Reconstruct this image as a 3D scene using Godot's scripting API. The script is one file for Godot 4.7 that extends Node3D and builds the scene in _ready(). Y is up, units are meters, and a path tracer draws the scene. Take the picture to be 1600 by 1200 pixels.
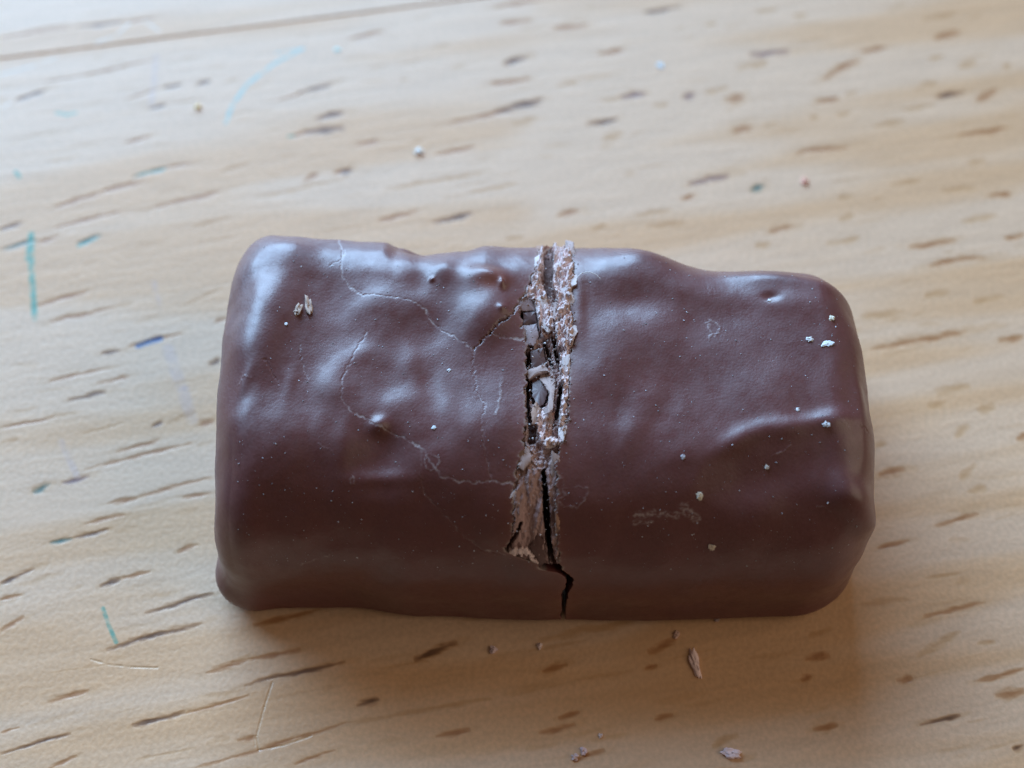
extends Node3D
# A bite-sized chocolate bar, cracked across its middle, on a worn pine tabletop by a window.
# Shapes are worked out in millimetres (MM turns them into metres). x runs along the bar, z towards the viewer.

const MM := 0.001
const TURN := 0.1623            # the boards run a little askew: local x of the tabletop is along the grain
const XL := -22.6               # ends of the bar
const XR := 27.5
const HIGH := 15.0
const ZB := [Vector2(-23,-7.9), Vector2(-20,-7.9), Vector2(-13.9,-7.4), Vector2(-10.3,-7.3), Vector2(-9,-6.8), Vector2(-7,-6.2), Vector2(-4,-6.4), Vector2(-2,-6.9), Vector2(0,-6.8), Vector2(5,-6.6), Vector2(9,-6.4), Vector2(17,-4.5), Vector2(24,-4.1), Vector2(28,-3.9)]
const ZF := [Vector2(-23,20.3), Vector2(-13,20.3), Vector2(-7,21), Vector2(-1,21.2), Vector2(3,21.3), Vector2(10,21.3), Vector2(15,21.15), Vector2(21.6,21), Vector2(28,20.9)]
# the gap: (distance along the skin, left edge, right edge)
const GAP := [Vector3(-8.5,2.48,4.54), Vector3(-5,2.09,4.69), Vector3(-3.02,1.91,4.77), Vector3(-1.63,1.64,4.84), Vector3(-0.74,1.29,4.72), Vector3(0.01,1.09,4.61), Vector3(0.99,0.59,4.59), Vector3(1.85,0.59,4.58), Vector3(2.98,0.88,4.75), Vector3(4.11,1.07,4.73), Vector3(4.95,1.17,4.52), Vector3(5.89,1.07,4.22), Vector3(7.98,1.06,4.33), Vector3(10.14,1,4.1), Vector3(11.47,0.95,3.99), Vector3(12.74,0.85,3.73), Vector3(13.96,0.57,3.21), Vector3(15.14,0.28,3.2), Vector3(16.56,0.05,3.29), Vector3(17.99,0.05,3.2), Vector3(19.49,0,3.26), Vector3(20.55,-0.28,3.41), Vector3(21.34,-0.62,3.47), Vector3(21.81,0.57,3.53), Vector3(22.18,1.62,3.58), Vector3(22.82,2.11,3.73), Vector3(23.16,3.26,4.03), Vector3(23.44,3.79,4.32), Vector3(24.03,4.14,4.67), Vector3(24.85,4.02,4.5), Vector3(25.79,3.75,4.29), Vector3(27.66,3.75,4.19), Vector3(29.07,3.83,4.18)]
const GX := 1060
const GW := 1180
const GX0 := -24.0
const GW0 := -22.0

var rise := PackedFloat32Array()    # relief of the coating on a 0.05 mm grid over (x, w)
var cut := PackedFloat32Array()     # cracks
var pale := PackedFloat32Array()    # how much paler, broken or scuffed chocolate shows
var soft := FastNoiseLite.new()
var mid := FastNoiseLite.new()
var fine := FastNoiseLite.new()
var grit := FastNoiseLite.new()
var dice := RandomNumberGenerator.new()


func _ready() -> void:
	dice.seed = 20
	setup_view()
	setup_noise()
	build_table()
	build_bar()
	build_crumbs()


func setup_view() -> void:
	var cam := Camera3D.new()
	cam.name = "camera"
	add_child(cam)
	var lens := CameraAttributesPhysical.new()
	lens.frustum_focal_length = 52.0
	lens.frustum_near = 0.01
	lens.frustum_far = 5.0
	lens.frustum_focus_distance = 0.1265
	lens.exposure_aperture = 17.0
	cam.attributes = lens
	cam.fov = 26.0
	cam.near = 0.01
	cam.far = 5.0
	cam.look_at_from_position(Vector3(0, 125.38, 66.665) * MM, Vector3.ZERO)
	var env := Environment.new()
	env.background_mode = Environment.BG_COLOR
	env.background_color = Color(0.062, 0.050, 0.040).linear_to_srgb()    # the dim room round the table
	env.tonemap_mode = Environment.TONE_MAPPER_LINEAR
	env.tonemap_exposure = 1.36
	env.sdfgi_enabled = true
	env.ssao_enabled = true
	env.ssil_enabled = true
	var around := WorldEnvironment.new()
	around.name = "environment"
	around.environment = env
	add_child(around)
	# daylight from the window behind the bar, and weaker daylight from a second one to the right
	window_light("window_light", Vector3(-0.34, 0.36, -0.68), Vector2(0.95, 0.56), 2.0, Color(0.67, 0.835, 1.0))
	window_light("side_window_light", Vector3(0.85, 0.60, 0.10), Vector2(0.9, 0.8), 0.24, Color(1.0, 0.93, 0.84))


func window_light(called: String, at: Vector3, size: Vector2, energy: float, tint: Color) -> void:
	var l := AreaLight3D.new()
	l.name = called
	l.area_size = size
	l.light_energy = energy
	l.light_color = tint
	l.shadow_enabled = true
	l.area_range = 5.0
	add_child(l)
	l.look_at_from_position(at, Vector3.ZERO)


func setup_noise() -> void:
	var k := 0
	for n in [[soft, 0.085], [mid, 0.24], [fine, 0.9], [grit, 2.6]]:
		n[0].noise_type = FastNoiseLite.TYPE_SIMPLEX_SMOOTH
		n[0].frequency = n[1]
		n[0].fractal_octaves = 2
		n[0].seed = 11 + k
		k += 1


# ---------------------------------------------------------------- small helpers

func tag(o: Node3D, label: String, category := "", group := "", kind := "") -> void:
	if label: o.set_meta("label", label)
	if category: o.set_meta("category", category)
	if group: o.set_meta("group", group)
	if kind: o.set_meta("kind", kind)


func put(parent: Node, called: String, mesh: Mesh, m: Material) -> MeshInstance3D:
	var o := MeshInstance3D.new()
	o.name = called
	o.mesh = mesh
	o.material_override = m
	parent.add_child(o, true)
	return o


func surface(rough: float, tint := Color.WHITE) -> StandardMaterial3D:
	var m := StandardMaterial3D.new()
	m.albedo_color = tint.linear_to_srgb()
	m.roughness = rough
	m.vertex_color_use_as_albedo = true
	return m


func along(c: Array, x: float) -> float:
	if x <= c[0].x: return c[0].y
	for i in range(1, c.size()):
		if x < c[i].x:
			return lerpf(c[i - 1].y, c[i].y, smoothstep(0.0, 1.0, (x - c[i - 1].x) / (c[i].x - c[i - 1].x)))
	return c[-1].y


func gap_at(w: float) -> Vector2:
	var v := Vector2(GAP[-1].y, GAP[-1].z)
	if w <= GAP[0].x:
		v = Vector2(GAP[0].y, GAP[0].z)
	else:
		for i in range(1, GAP.size()):
			if w < GAP[i].x:
				var t: float = (w - GAP[i - 1].x) / (GAP[i].x - GAP[i - 1].x)
				v = Vector2(lerpf(GAP[i - 1].y, GAP[i].y, t), lerpf(GAP[i - 1].z, GAP[i].z, t))
				break
	var wild := 1.0 - 0.75 * smoothstep(22.5, 23.5, w)
	v.x += wild * 0.26 * fine.get_noise_2d(w * 1.3, 3.0) + 0.10 * grit.get_noise_2d(w * 1.5, 9.0)
	v.y += wild * 0.26 * fine.get_noise_2d(w * 1.3, 43.0) + 0.10 * grit.get_noise_2d(w * 1.5, 59.0)
	return v


# grid mesh from positions laid out in rows; normals from neighbours; turned = which way round the faces run
func sheet(p: PackedVector3Array, c: PackedColorArray, cols: int, rows: int, turned: bool) -> ArrayMesh:
	var n := PackedVector3Array()
	n.resize(p.size())
	var sign_ := -1.0 if turned else 1.0
	for j in rows:
		for i in cols:
			var a := p[j * cols + mini(i + 1, cols - 1)] - p[j * cols + maxi(i - 1, 0)]
			var b := p[mini(j + 1, rows - 1) * cols + i] - p[maxi(j - 1, 0) * cols + i]
			n[j * cols + i] = (b.cross(a) * sign_).normalized()
	var q := PackedInt32Array()
	q.resize((cols - 1) * (rows - 1) * 6)
	var k := 0
	for j in rows - 1:
		for i in cols - 1:
			var a := j * cols + i
			var o := [a, a + 1, a + cols, a + 1, a + cols + 1, a + cols] if not turned else [a, a + cols, a + 1, a + 1, a + cols, a + cols + 1]
			for v in o:
				q[k] = v
				k += 1
	var arrays := []
	arrays.resize(Mesh.ARRAY_MAX)
	arrays[Mesh.ARRAY_VERTEX] = p
	arrays[Mesh.ARRAY_NORMAL] = n
	arrays[Mesh.ARRAY_COLOR] = c
	arrays[Mesh.ARRAY_INDEX] = q
	var m := ArrayMesh.new()
	m.add_surface_from_arrays(Mesh.PRIMITIVE_TRIANGLES, arrays)
	return m


# ---------------------------------------------------------------- the tabletop

# pores and resin streaks of the pine: x0, z0, x1, z1, width, kind (0 faint, 1 brown, 2 dark, 3 with green paint in it, 5 with purple)
const PORES := [
	-49.1,-37.6,-41.9,-39,0.13,1, -41.9,-39,-37.4,-39.5,0.25,2, -37.4,-39.5,-34,-40.2,0.19,1, -44.4,-32.2,-40.6,-33.1,0.12,1, -40.6,-33.1,-33.8,-35.1,0.18,1, -46.9,-30.1,-43.7,-31.3,0.3,2, -36.1,-30.3,-33.5,-31.4,0.18,1, -32.9,-31.6,-31.1,-32,0.24,2,
	-29.9,-32,-28.4,-32.4,0.3,2, -27.2,-32.2,-25.7,-32.8,0.18,0, -34.1,-29.2,-32.5,-29.7,0.24,2, -32.5,-29.7,-28.9,-30.3,0.12,0, -35.8,-25.2,-33.5,-26.1,0.23,1, -34.8,-21.5,-31.6,-22.5,0.23,3, -31.6,-22.5,-29.4,-23.1,0.17,1, -41.4,-18,-36.7,-20.1,0.28,1,
	-37.3,-19.8,-33.6,-20.8,0.28,1, -32.4,-18,-26.5,-19.9,0.28,1, -26.7,-22,-24.1,-22.9,0.29,0, -23.5,-19.1,-15.2,-21.2,0.28,0, -19,-21,-17.6,-21.8,0.34,1, -16.4,-21.9,-14.8,-22.5,0.34,1, -46,-15.6,-44.1,-16.5,0.27,2, -41.1,-15.8,-35.3,-17.7,0.22,1,
	-45.7,-13.6,-42.4,-14.6,0.27,3, -42.3,-14.3,-40.7,-15.1,0.22,1, -38.9,-14.1,-36.7,-15.1,0.33,3, -28.8,-16,-25.1,-16.9,0.33,0, -21.9,-30.1,-19.6,-31,0.18,1, -20.2,-30.8,-17,-32,0.36,2, -18.5,-27.9,-15.6,-28.8,0.41,2, -20.5,-25.9,-18.4,-26.6,0.23,1,
	-19.3,-26.2,-15.5,-27.2,0.53,2, -15.7,-37.4,-12.3,-38.5,0.31,1, -1.9,-41.5,3.1,-42.2,0.32,1, -1.2,-39.3,1.9,-39.8,0.38,1, 4,-38.7,7.4,-39.3,0.38,1, 12.7,-40.7,16.5,-41.4,0.32,2, -7.7,-36.4,-5.8,-36.8,0.25,0, -0.9,-34.7,1.5,-35.2,0.43,2,
	8.2,-35.6,10.7,-36.2,0.37,1, -10.6,-32.6,-9.7,-32.8,0.24,0, -2.1,-32,1.8,-32.8,0.36,1, 4.2,-31.8,6.4,-32.3,0.3,0, -6,-27.5,0,-29,0.3,1, -1.8,-28.6,3,-30.3,0.54,2, 0,-27.3,2.4,-28.3,0.47,0, 8.1,-30.3,9.9,-30.1,0.3,0,
	10.2,-30.3,12.6,-31,0.42,5, 13.2,-29.3,14.7,-29.7,0.36,0, 6.9,-27.3,9.9,-28.1,0.35,2, 8.3,-25.4,10.4,-26.2,0.58,0, -14.5,-25.1,-12.4,-25.6,0.35,1, -9.5,-25.1,-8,-25.7,0.29,0, -7.1,-23.9,-3.3,-24.8,0.29,1, -15.8,-21.9,-14.7,-22.5,0.46,2,
	-11.6,-20,-1.8,-22.1,0.28,0, -3.8,-19.8,0.6,-20.6,0.28,0, -12.1,-16.6,-8.4,-17.8,0.33,1, -7.2,-16.4,-3.5,-17.5,0.39,2, 4,-17.1,6.1,-17.8,0.33,1, 11,-17.3,14.5,-17.9,0.33,0, 12.1,-16,15.6,-16.6,0.38,0, 6.9,-15.6,8.6,-16.2,0.38,0,
	-0.6,-14.5,1.1,-14.9,0.38,0, 23.6,-40.7,25.8,-41.2,0.32,0, 27.2,-40.2,28.6,-40.5,0.38,0, 18.5,-39.1,19.8,-39.4,0.32,0, 39.6,-39.9,43.4,-40.7,0.38,0, 40.5,-37.6,43.1,-38.2,0.5,1, 22.6,-35.6,26.6,-36.2,0.43,5, 33.3,-36,35.8,-36.4,0.37,1,
	21.3,-33.9,24.4,-34.7,0.49,0, 29.4,-32.6,33.2,-35.1,0.43,1, 39.6,-35.1,41.2,-35.5,0.31,0, 42.3,-34.1,44.2,-34.7,0.55,0, 46.5,-34.1,47.5,-34.6,0.49,0, 15.9,-30.5,17.2,-31,0.48,5, 18.1,-30.9,20.5,-31.6,0.36,0, 20.1,-30.1,21.8,-30.7,0.54,1,
	28.5,-29.9,30.7,-30.4,0.36,1, 31.3,-30.8,32.6,-31.3,0.36,0, 38.4,-32,40.2,-32.3,0.36,0, 39.8,-30.5,42.7,-31.2,0.42,2, 43.6,-30.1,45.8,-31.3,0.48,1, 36.5,-29.2,39.6,-29.7,0.36,0, 33.6,-27.1,36.7,-27.9,0.47,0, 20.5,-26.6,22.3,-27.1,0.53,1,
	27.8,-28.1,28.7,-28.3,0.41,0, 30.2,-28.4,31.7,-28.8,0.36,0, 41.2,-25.9,46.1,-27,0.35,1, 26.2,-24,31.1,-25,0.35,1, 41.8,-22.8,43.6,-23.3,0.4,0, 16,-20.5,19.9,-21.5,0.4,5, 21.6,-20.1,23.1,-20.7,0.45,3, 15.4,-18.9,16.6,-19.3,0.34,1,
	34.4,-20.5,37.4,-21,0.34,0, 39,-19.8,42.5,-20,0.39,0, 43.3,-19.2,45.4,-19.6,0.39,1, 29.6,-18.9,31.1,-19.4,0.39,0, 23,-15.5,25.3,-16.1,0.38,1, 29.4,-16.8,30.9,-17.2,0.44,0, 21.7,-13.7,23.2,-14.3,0.43,0, 28,-14.1,31.2,-14.9,0.38,0,
	35.4,-13.6,39.8,-14.7,0.38,1, 40.4,-16.6,43.9,-17.3,0.39,0, 44.1,-14.8,45.9,-15.2,0.33,1, 36.9,-12,42.2,-12.9,0.32,1, 36.2,-8.6,38.6,-9.2,0.42,0, 40.4,-8.1,43.3,-8.7,0.37,0, 30.4,-6.5,34.4,-7.2,0.47,0, 30.9,-3.4,39.5,-5.2,0.36,1,
	42.1,-4.1,44.4,-4.5,0.41,1, 36,0.6,39.1,0,0.35,0, 35.2,2.3,36.9,1.7,0.39,0, 39.3,2.5,41,2,0.54,0, 37.1,5,38.6,4,0.43,0, 42.2,5.2,43.1,4.6,0.43,1, 30.3,5.8,31.4,5.5,0.38,0, 30.3,8.5,32.7,8,0.42,1,
	37.1,9,38.6,7.5,0.42,0, 37.5,10.2,39.2,9.6,0.37,0, 29.6,15.1,32.3,14.4,0.27,1, 34.5,13.1,38.3,12.1,0.27,1, 33.2,17.8,36.1,17.2,0.22,0, -42.3,-7.6,-37.2,-9.2,0.26,1, -40.4,-6.1,-34.7,-7.7,0.26,1, -35.5,-3,-33.7,-3.4,0.3,2,
	-33.2,-3.6,-28.6,-5,0.25,1, -29.1,-7.6,-25.4,-9.6,0.21,0, -25.9,-6,-24.8,-6.4,0.26,1, -26.1,-1.9,-25.1,-2.4,0.35,2, -39.7,-0.3,-34.3,-1.7,0.2,1, -35.5,0,-32.6,-0.7,0.25,1, -37.8,1.5,-34.6,0.7,0.29,2, -43.1,4.2,-38.4,3.1,0.19,1,
	-36.8,4.9,-32.6,3.8,0.19,0, -30.4,4.2,-29.4,3.7,0.29,2, -29.2,3.8,-26.8,2.6,0.39,0, -26.4,4,-25.1,3.5,0.39,1, -33.2,6.4,-29.5,5.3,0.24,1, -35.6,8.1,-26.8,5.5,0.24,1, -39.6,10.2,-38.1,9.4,0.37,3, -37.3,9.3,-35,8.6,0.33,5,
	-33.4,11.1,-30.8,10.6,0.28,1, -30.9,10.5,-24.9,8.7,0.23,1, -27.2,10.6,-24.8,10.2,0.23,1, -42.9,5.5,-41.4,5.2,0.24,0, -35,12.9,-31.7,12.1,0.23,1, -37.7,14.7,-35.7,14.2,0.27,3, -35.7,14.2,-32.9,13.3,0.23,2, -41.1,18.1,-38.4,16.9,0.26,2,
	-40.9,19.6,-39.2,19.1,0.22,1, -33.1,18.4,-31.4,17.8,0.31,2, -31.4,17.8,-29.1,17.1,0.22,1, -27.2,15.4,-25.5,14.7,0.27,1, -40.5,22.1,-38.7,21,0.26,1, -29.3,20.6,-23.8,19,0.26,2, -32,23.7,-24.6,21.4,0.3,2, -24,25.5,-20.8,24.5,0.29,1,
	-20.8,24.5,-16.6,23.7,0.25,1, -20.6,21.6,-15.3,20.2,0.3,1, -36,28,-32.9,26.9,0.25,1, -20.9,26.6,-13.1,24.6,0.25,2, -29.3,29.8,-25.2,28.8,0.28,2, -25.2,28.8,-20.4,27.3,0.2,1, -39.3,30.3,-37.9,29.9,0.16,1, -39.1,32,-33.9,30.3,0.2,2,
	-35.3,33.1,-33.2,32.1,0.2,1, -21.1,31,-19.7,30.5,0.28,1, -24.3,33.1,-12.8,29.6,0.2,1, -16.6,32.8,-13.5,31.6,0.2,1, -7.8,24.5,-4.3,23.1,0.38,2, -12.1,28.2,-10.3,27.7,0.33,2, -13.3,29.6,-1.5,27.6,0.24,0, -5.9,30.7,-3.2,30.1,0.28,1,
	2.3,25.5,4.3,24.8,0.29,1, 3.5,29.2,5.2,28.7,0.28,1, 2,30.4,4.9,29.7,0.28,1, 10.9,29.2,12.4,28.8,0.24,1, 10.3,25.2,11.3,24.8,0.25,1, 4.6,32.5,7.1,31.7,0.28,1, 10.6,23.9,13.1,22.9,0.38,1, 2,22.9,10.2,21,0.43,0,
	23.3,22.5,25.3,21.8,0.3,0, 27.6,19.9,31.7,19.4,0.35,0, 32.6,20.9,37.8,19.7,0.26,1, 31.7,24.3,35.5,22.1,0.38,0, 36.6,23.3,38.1,23,0.25,0, 22.9,24.5,24.9,23.9,0.38,1, 22.5,26.3,23.4,25.9,0.33,1, 29.9,26.2,31.2,25.8,0.33,1,
	35.9,26.3,40.1,25.2,0.25,1, 37.5,27.5,39.8,26.8,0.41,1, 23.1,30.2,25.1,29.7,0.36,1, 31.3,29.7,34.6,28.9,0.24,2, 38.2,31.6,39.2,31.2,0.28,2, 15.2,31.3,17.4,30.5,0.4,0]

# paint and scratches left on the wood
const MARKS := [
	["teal", 0.71, [Vector2(-43.16,-15.28), Vector2(-42.51,-10.9), Vector2(-41.63,-6.45)]],
	["teal", 0.44, [Vector2(-32.63,20.21), Vector2(-31.95,21.71), Vector2(-31.25,23.04)]],
	["teal", 0.38, [Vector2(-42.6,-28.73), Vector2(-41.61,-28.51), Vector2(-40.8,-28.73)]],
	["teal", 0.44, [Vector2(-45.49,-22.04), Vector2(-45.06,-21.47)]],
	["teal", 0.49, [Vector2(-43.21,-14.8), Vector2(-43.14,-12.57)]],
	["teal", 0.38, [Vector2(-38.76,-13.98), Vector2(-37.25,-14.8)]],
	["teal", 0.27, [Vector2(-34.26,-21.76), Vector2(-31.97,-22.26)]],
	["teal", 0.33, [Vector2(-20.77,-26.01), Vector2(-20.3,-26.08)]],
	["cyan", 0.55, [Vector2(-26.71,-27.55), Vector2(-26.27,-29.55), Vector2(-25.08,-32.03), Vector2(-22.53,-34.62), Vector2(-20.07,-36.32)]],
	["cyan", 0.22, [Vector2(-22.61,-35.85), Vector2(-20.2,-36.32)]],
	["lilac", 0.77, [Vector2(-33.99,-35.39), Vector2(-33.85,-32.18), Vector2(-33.89,-29.55)]],
	["lilac", 1.42, [Vector2(-29.73,-3.44), Vector2(-28.08,0.62), Vector2(-27.02,3.37)]],
	["lilac", 0.77, [Vector2(-37.82,5.47), Vector2(-36.08,8.71)]],
	["lilac", 0.66, [Vector2(-31.63,-10.24), Vector2(-30.95,-7.94)]],
	["blue", 0.71, [Vector2(-32.31,-3.76), Vector2(-31.46,-4.14), Vector2(-30.49,-4.46)]],
	["pale", 0.27, [Vector2(-48.52,-33.24), Vector2(-45.91,-34.16), Vector2(-43.33,-35.39)]],
	["pale", 0.33, [Vector2(-36.94,-39.45), Vector2(-38.13,-37.96), Vector2(-39.87,-37.1)]],
	["pale", 0.33, [Vector2(-35.48,-39.69), Vector2(-34.67,-39.06), Vector2(-33.88,-38.51)]],
	["pale", 0.22, [Vector2(-47.93,-29.18), Vector2(-47.13,-29.92)]],
	["crease", 0.22, [Vector2(-33.05,24.46), Vector2(-31.59,24.88), Vector2(-29.81,25.08), Vector2(-27.8,25.14)]],
	["crease", 0.22, [Vector2(-18.71,26.28), Vector2(-19.21,28.32), Vector2(-19.64,30.59), Vector2(-19.37,31.69), Vector2(-17.63,31.34), Vector2(-15.47,30.59)]],
	["crease", 0.16, [Vector2(-19.89,30.59), Vector2(-19.69,31.34)]],
]

const TW := 2048
const TH := 1536
const TSIZE := Vector2(120, 90)
const TFROM := Vector2(-60, -44)


func to_board(x: float, z: float) -> Vector2:
	return Vector2(x * cos(TURN) - z * sin(TURN), x * sin(TURN) + z * cos(TURN))


func stretched(w: int, h: int, freq: float, seed_: int) -> PackedByteArray:
	var n := FastNoiseLite.new()
	n.noise_type = FastNoiseLite.TYPE_SIMPLEX_SMOOTH
	n.frequency = freq
	n.seed = seed_
	n.fractal_octaves = 3
	var im := n.get_seamless_image(w, h)
	im.convert(Image.FORMAT_L8)
	im.resize(TW, TH, Image.INTERPOLATE_CUBIC)
	return im.get_data()


func wood(own: bool) -> StandardMaterial3D:
	var bands := stretched(96, 768, 0.012, 5 if own else 15)
	var grain := stretched(256, 1536, 0.05, 6 if own else 16)
	var fleck := stretched(2048, 1536, 0.11, 7 if own else 17)
	var size := TW * TH
	var red := PackedFloat32Array()
	var green := PackedFloat32Array()
	var blue := PackedFloat32Array()
	var high := PackedFloat32Array()
	for a in [red, green, blue, high]: a.resize(size)
	for i in size:
		var b := bands[i] / 255.0
		var g := grain[i] / 255.0 - 0.5
		var f := fleck[i] / 255.0 - 0.5
		var s := smoothstep(0.38, 0.75, b)
		var v := 1.0 + 0.06 * g + 0.10 * f
		red[i] = lerpf(0.85, 0.825, s) * v
		green[i] = lerpf(0.70, 0.645, s) * v
		blue[i] = lerpf(0.57, 0.48, s) * v
		high[i] = 0.6 + 0.07 * g + 0.10 * f
	var r := RandomNumberGenerator.new()
	r.seed = 77 if own else 78
	var strokes := []
	if own:
		for i in PORES.size() / 6:
			var a := to_board(PORES[i * 6], PORES[i * 6 + 1])
			var b := to_board(PORES[i * 6 + 2], PORES[i * 6 + 3])
			if (a.y + b.y) * 0.5 > -42.5: strokes.append([a, b, PORES[i * 6 + 4], PORES[i * 6 + 5], 1.0])
		for i in 620:      # the faintest ones, everywhere
			var a := Vector2(r.randf_range(-60, 60), r.randf_range(-41, 46))
			strokes.append([a, a + Vector2(r.randf_range(1.0, 5.0), r.randf_range(-0.45, 0.1)), r.randf_range(0.12, 0.4), 0, r.randf_range(0.15, 0.55)])
	else:
		for i in PORES.size() / 6:
			var a := to_board(PORES[i * 6], PORES[i * 6 + 1])
			var b := to_board(PORES[i * 6 + 2], PORES[i * 6 + 3])
			if (a.y + b.y) * 0.5 <= -42.5: strokes.append([a, b, PORES[i * 6 + 4], PORES[i * 6 + 5], 1.0])
		for i in 180:
			var a := Vector2(r.randf_range(-60, 60), r.randf_range(-43, 46))
			strokes.append([a, a + Vector2(r.randf_range(2.0, 7.0), r.randf_range(-0.3, 0.1)), r.randf_range(0.15, 0.45), r.randi_range(0, 1), r.randf_range(0.2, 0.7)])
	var tails := []
	for s in strokes:      # a paler tail of stained wood round the strong ones
		if s[4] == 1.0 and s[3] != 0:
			var d: Vector2 = s[1] - s[0]
			tails.append([s[0] - d * r.randf_range(0.05, 0.35), s[1] + d * r.randf_range(0.1, 0.45), s[2] * r.randf_range(1.1, 1.7), 0, r.randf_range(0.25, 0.65)])
	strokes = tails + strokes
	var tones := [Color(0.70, 0.50, 0.30), Color(0.60, 0.375, 0.20), Color(0.36, 0.225, 0.13), Color(0.16, 0.33, 0.33), Color(0, 0, 0), Color(0.36, 0.25, 0.28)]
	var strength := [0.5, 0.74, 0.86, 0.85, 1.0, 0.7]
	var scale_ := TW / TSIZE.x
	for s in strokes:
		var a: Vector2 = (s[0] - TFROM) * scale_
		var b: Vector2 = (s[1] - TFROM) * scale_
		var wide: float = s[2] * scale_ * 1.12
		var ab := b - a
		var ln := maxf(ab.length(), 1.0)
		var dir := ab / ln
		var tone: Color = tones[s[3]]
		var full: float = strength[s[3]] * s[4]
		var lean: float = r.randf_range(0.25, 0.75)
		for y in range(int(minf(a.y, b.y) - wide * 2.5), int(maxf(a.y, b.y) + wide * 2.5) + 1):
			for x in range(int(minf(a.x, b.x) - wide), int(maxf(a.x, b.x) + wide) + 1):
				var q := Vector2(x, y) - a
				var t := q.dot(dir) / ln
				if t < -0.02 or t > 1.02: continue
				var wob := fine.get_noise_2d(x * 0.035, y * 0.10)
				var d := absf(q.cross(dir) + wide * 0.55 * soft.get_noise_2d(x * 0.12, a.y)) / wide
				var taper := pow(clampf(minf(t / lean, (1.0 - t) / (1.0 - lean)), 0.0, 1.0), 0.28)
				var e := (1.0 - smoothstep(0.05 * taper, 0.28 + taper, d + 0.45 * wob)) * taper
				if e <= 0.004: continue
				var halo := e * full
				var i: int = posmod(y, TH) * TW + posmod(x, TW)
				var core := tone.lerp(Color(0.68, 0.44, 0.24), clampf((1.0 - e) * 0.9, 0.0, 1.0)) if s[3] != 0 else tone
				red[i] = lerpf(red[i], core.r, halo)
				green[i] = lerpf(green[i], core.g, halo)
				blue[i] = lerpf(blue[i], core.b, halo)
				high[i] -= 0.2 * e * full
	for pass_ in 1:
		var paints := {"teal": [Color(0.27, 0.56, 0.50), 0.72, 0.0], "cyan": [Color(0.52, 0.74, 0.77), 0.55, 0.02], "lilac": [Color(0.68, 0.61, 0.68), 0.26, 0.0], "blue": [Color(0.06, 0.15, 0.38), 0.97, -0.1], "pale": [Color(0.88, 0.86, 0.82), 0.55, -0.05], "crease": [Color(0.72, 0.60, 0.45), 0.25, -0.16]}
		for s in MARKS:
			var look: Array = paints[s[0]]
			var line: Array = s[2]
			var wide: float = s[1] * scale_ * 0.5
			for k in line.size() - 1:
				var a: Vector2 = (to_board(line[k].x, line[k].y) - TFROM) * scale_
				var b: Vector2 = (to_board(line[k + 1].x, line[k + 1].y) - TFROM) * scale_
				var ab := b - a
				for y in range(int(minf(a.y, b.y) - wide) - 1, int(maxf(a.y, b.y) + wide) + 2):
					for x in range(int(minf(a.x, b.x) - wide) - 1, int(maxf(a.x, b.x) + wide) + 2):
						var t := clampf((Vector2(x, y) - a).dot(ab) / ab.length_squared(), 0.0, 1.0)
						if (t == 1.0 and k < line.size() - 2) : continue
						var d := (Vector2(x, y) - a - ab * t).length() / wide
						var e := (1.0 - smoothstep(0.45, 1.0, d)) * clampf(0.8 + 0.9 * fine.get_noise_2d(x * 0.04, y * 0.04) + 0.3 * grit.get_noise_2d(x * 0.06, y * 0.06), 0.7 if s[0] == "blue" else 0.2, 1.0)
						if s[0] == "lilac": e *= 0.8
						var i: int = posmod(y, TH) * TW + posmod(x, TW)
						var c: Color = look[0]
						red[i] = lerpf(red[i], c.r, e * look[1])
						green[i] = lerpf(green[i], c.g, e * look[1])
						blue[i] = lerpf(blue[i], c.b, e * look[1])
						high[i] += look[2] * e
	var bytes := PackedByteArray()
	bytes.resize(size * 3)
	for i in size:
		bytes[i * 3] = int(clampf(red[i], 0.0, 1.0) * 255.0)
		bytes[i * 3 + 1] = int(clampf(green[i], 0.0, 1.0) * 255.0)
		bytes[i * 3 + 2] = int(clampf(blue[i], 0.0, 1.0) * 255.0)
	var m := StandardMaterial3D.new()
	m.albedo_texture = ImageTexture.create_from_image(Image.create_from_data(TW, TH, false, Image.FORMAT_RGB8, bytes))
	m.heightmap_enabled = true
	m.heightmap_scale = 0.016
	m.heightmap_texture = ImageTexture.create_from_image(Image.create_from_data(TW, TH, false, Image.FORMAT_RF, high.to_byte_array()))
	m.roughness = 0.45
	m.metallic_specular = 0.58
	return m


func board(from: Vector2, to: Vector2, slide: Vector2) -> ArrayMesh:
	var st := SurfaceTool.new()
	st.begin(Mesh.PRIMITIVE_TRIANGLES)
	st.set_smooth_group(-1)
	var e := 0.14
	var r := []
	for s in [[e, 0.0], [e * 0.4, -0.07], [0.03, -0.30], [0.03, -18.0]]:
		r.append([Vector3(from.x + s[0], s[1], from.y + s[0]), Vector3(to.x - s[0], s[1], from.y + s[0]), Vector3(to.x - s[0], s[1], to.y - s[0]), Vector3(from.x + s[0], s[1], to.y - s[0])])
	var quad := func(a: Vector3, b: Vector3, c: Vector3, d: Vector3) -> void:
		for v in [a, b, c, a, c, d]:
			st.set_uv((Vector2(v.x, v.z) + slide - TFROM) / TSIZE)
			st.add_vertex(v * MM)
	quad.call(r[0][0], r[0][1], r[0][2], r[0][3])
	for k in 3:
		for i in 4:
			quad.call(r[k][i], r[k + 1][i], r[k + 1][(i + 1) % 4], r[k][(i + 1) % 4])
	quad.call(r[3][3], r[3][2], r[3][1], r[3][0])
	st.generate_normals()
	return st.commit()


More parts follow.
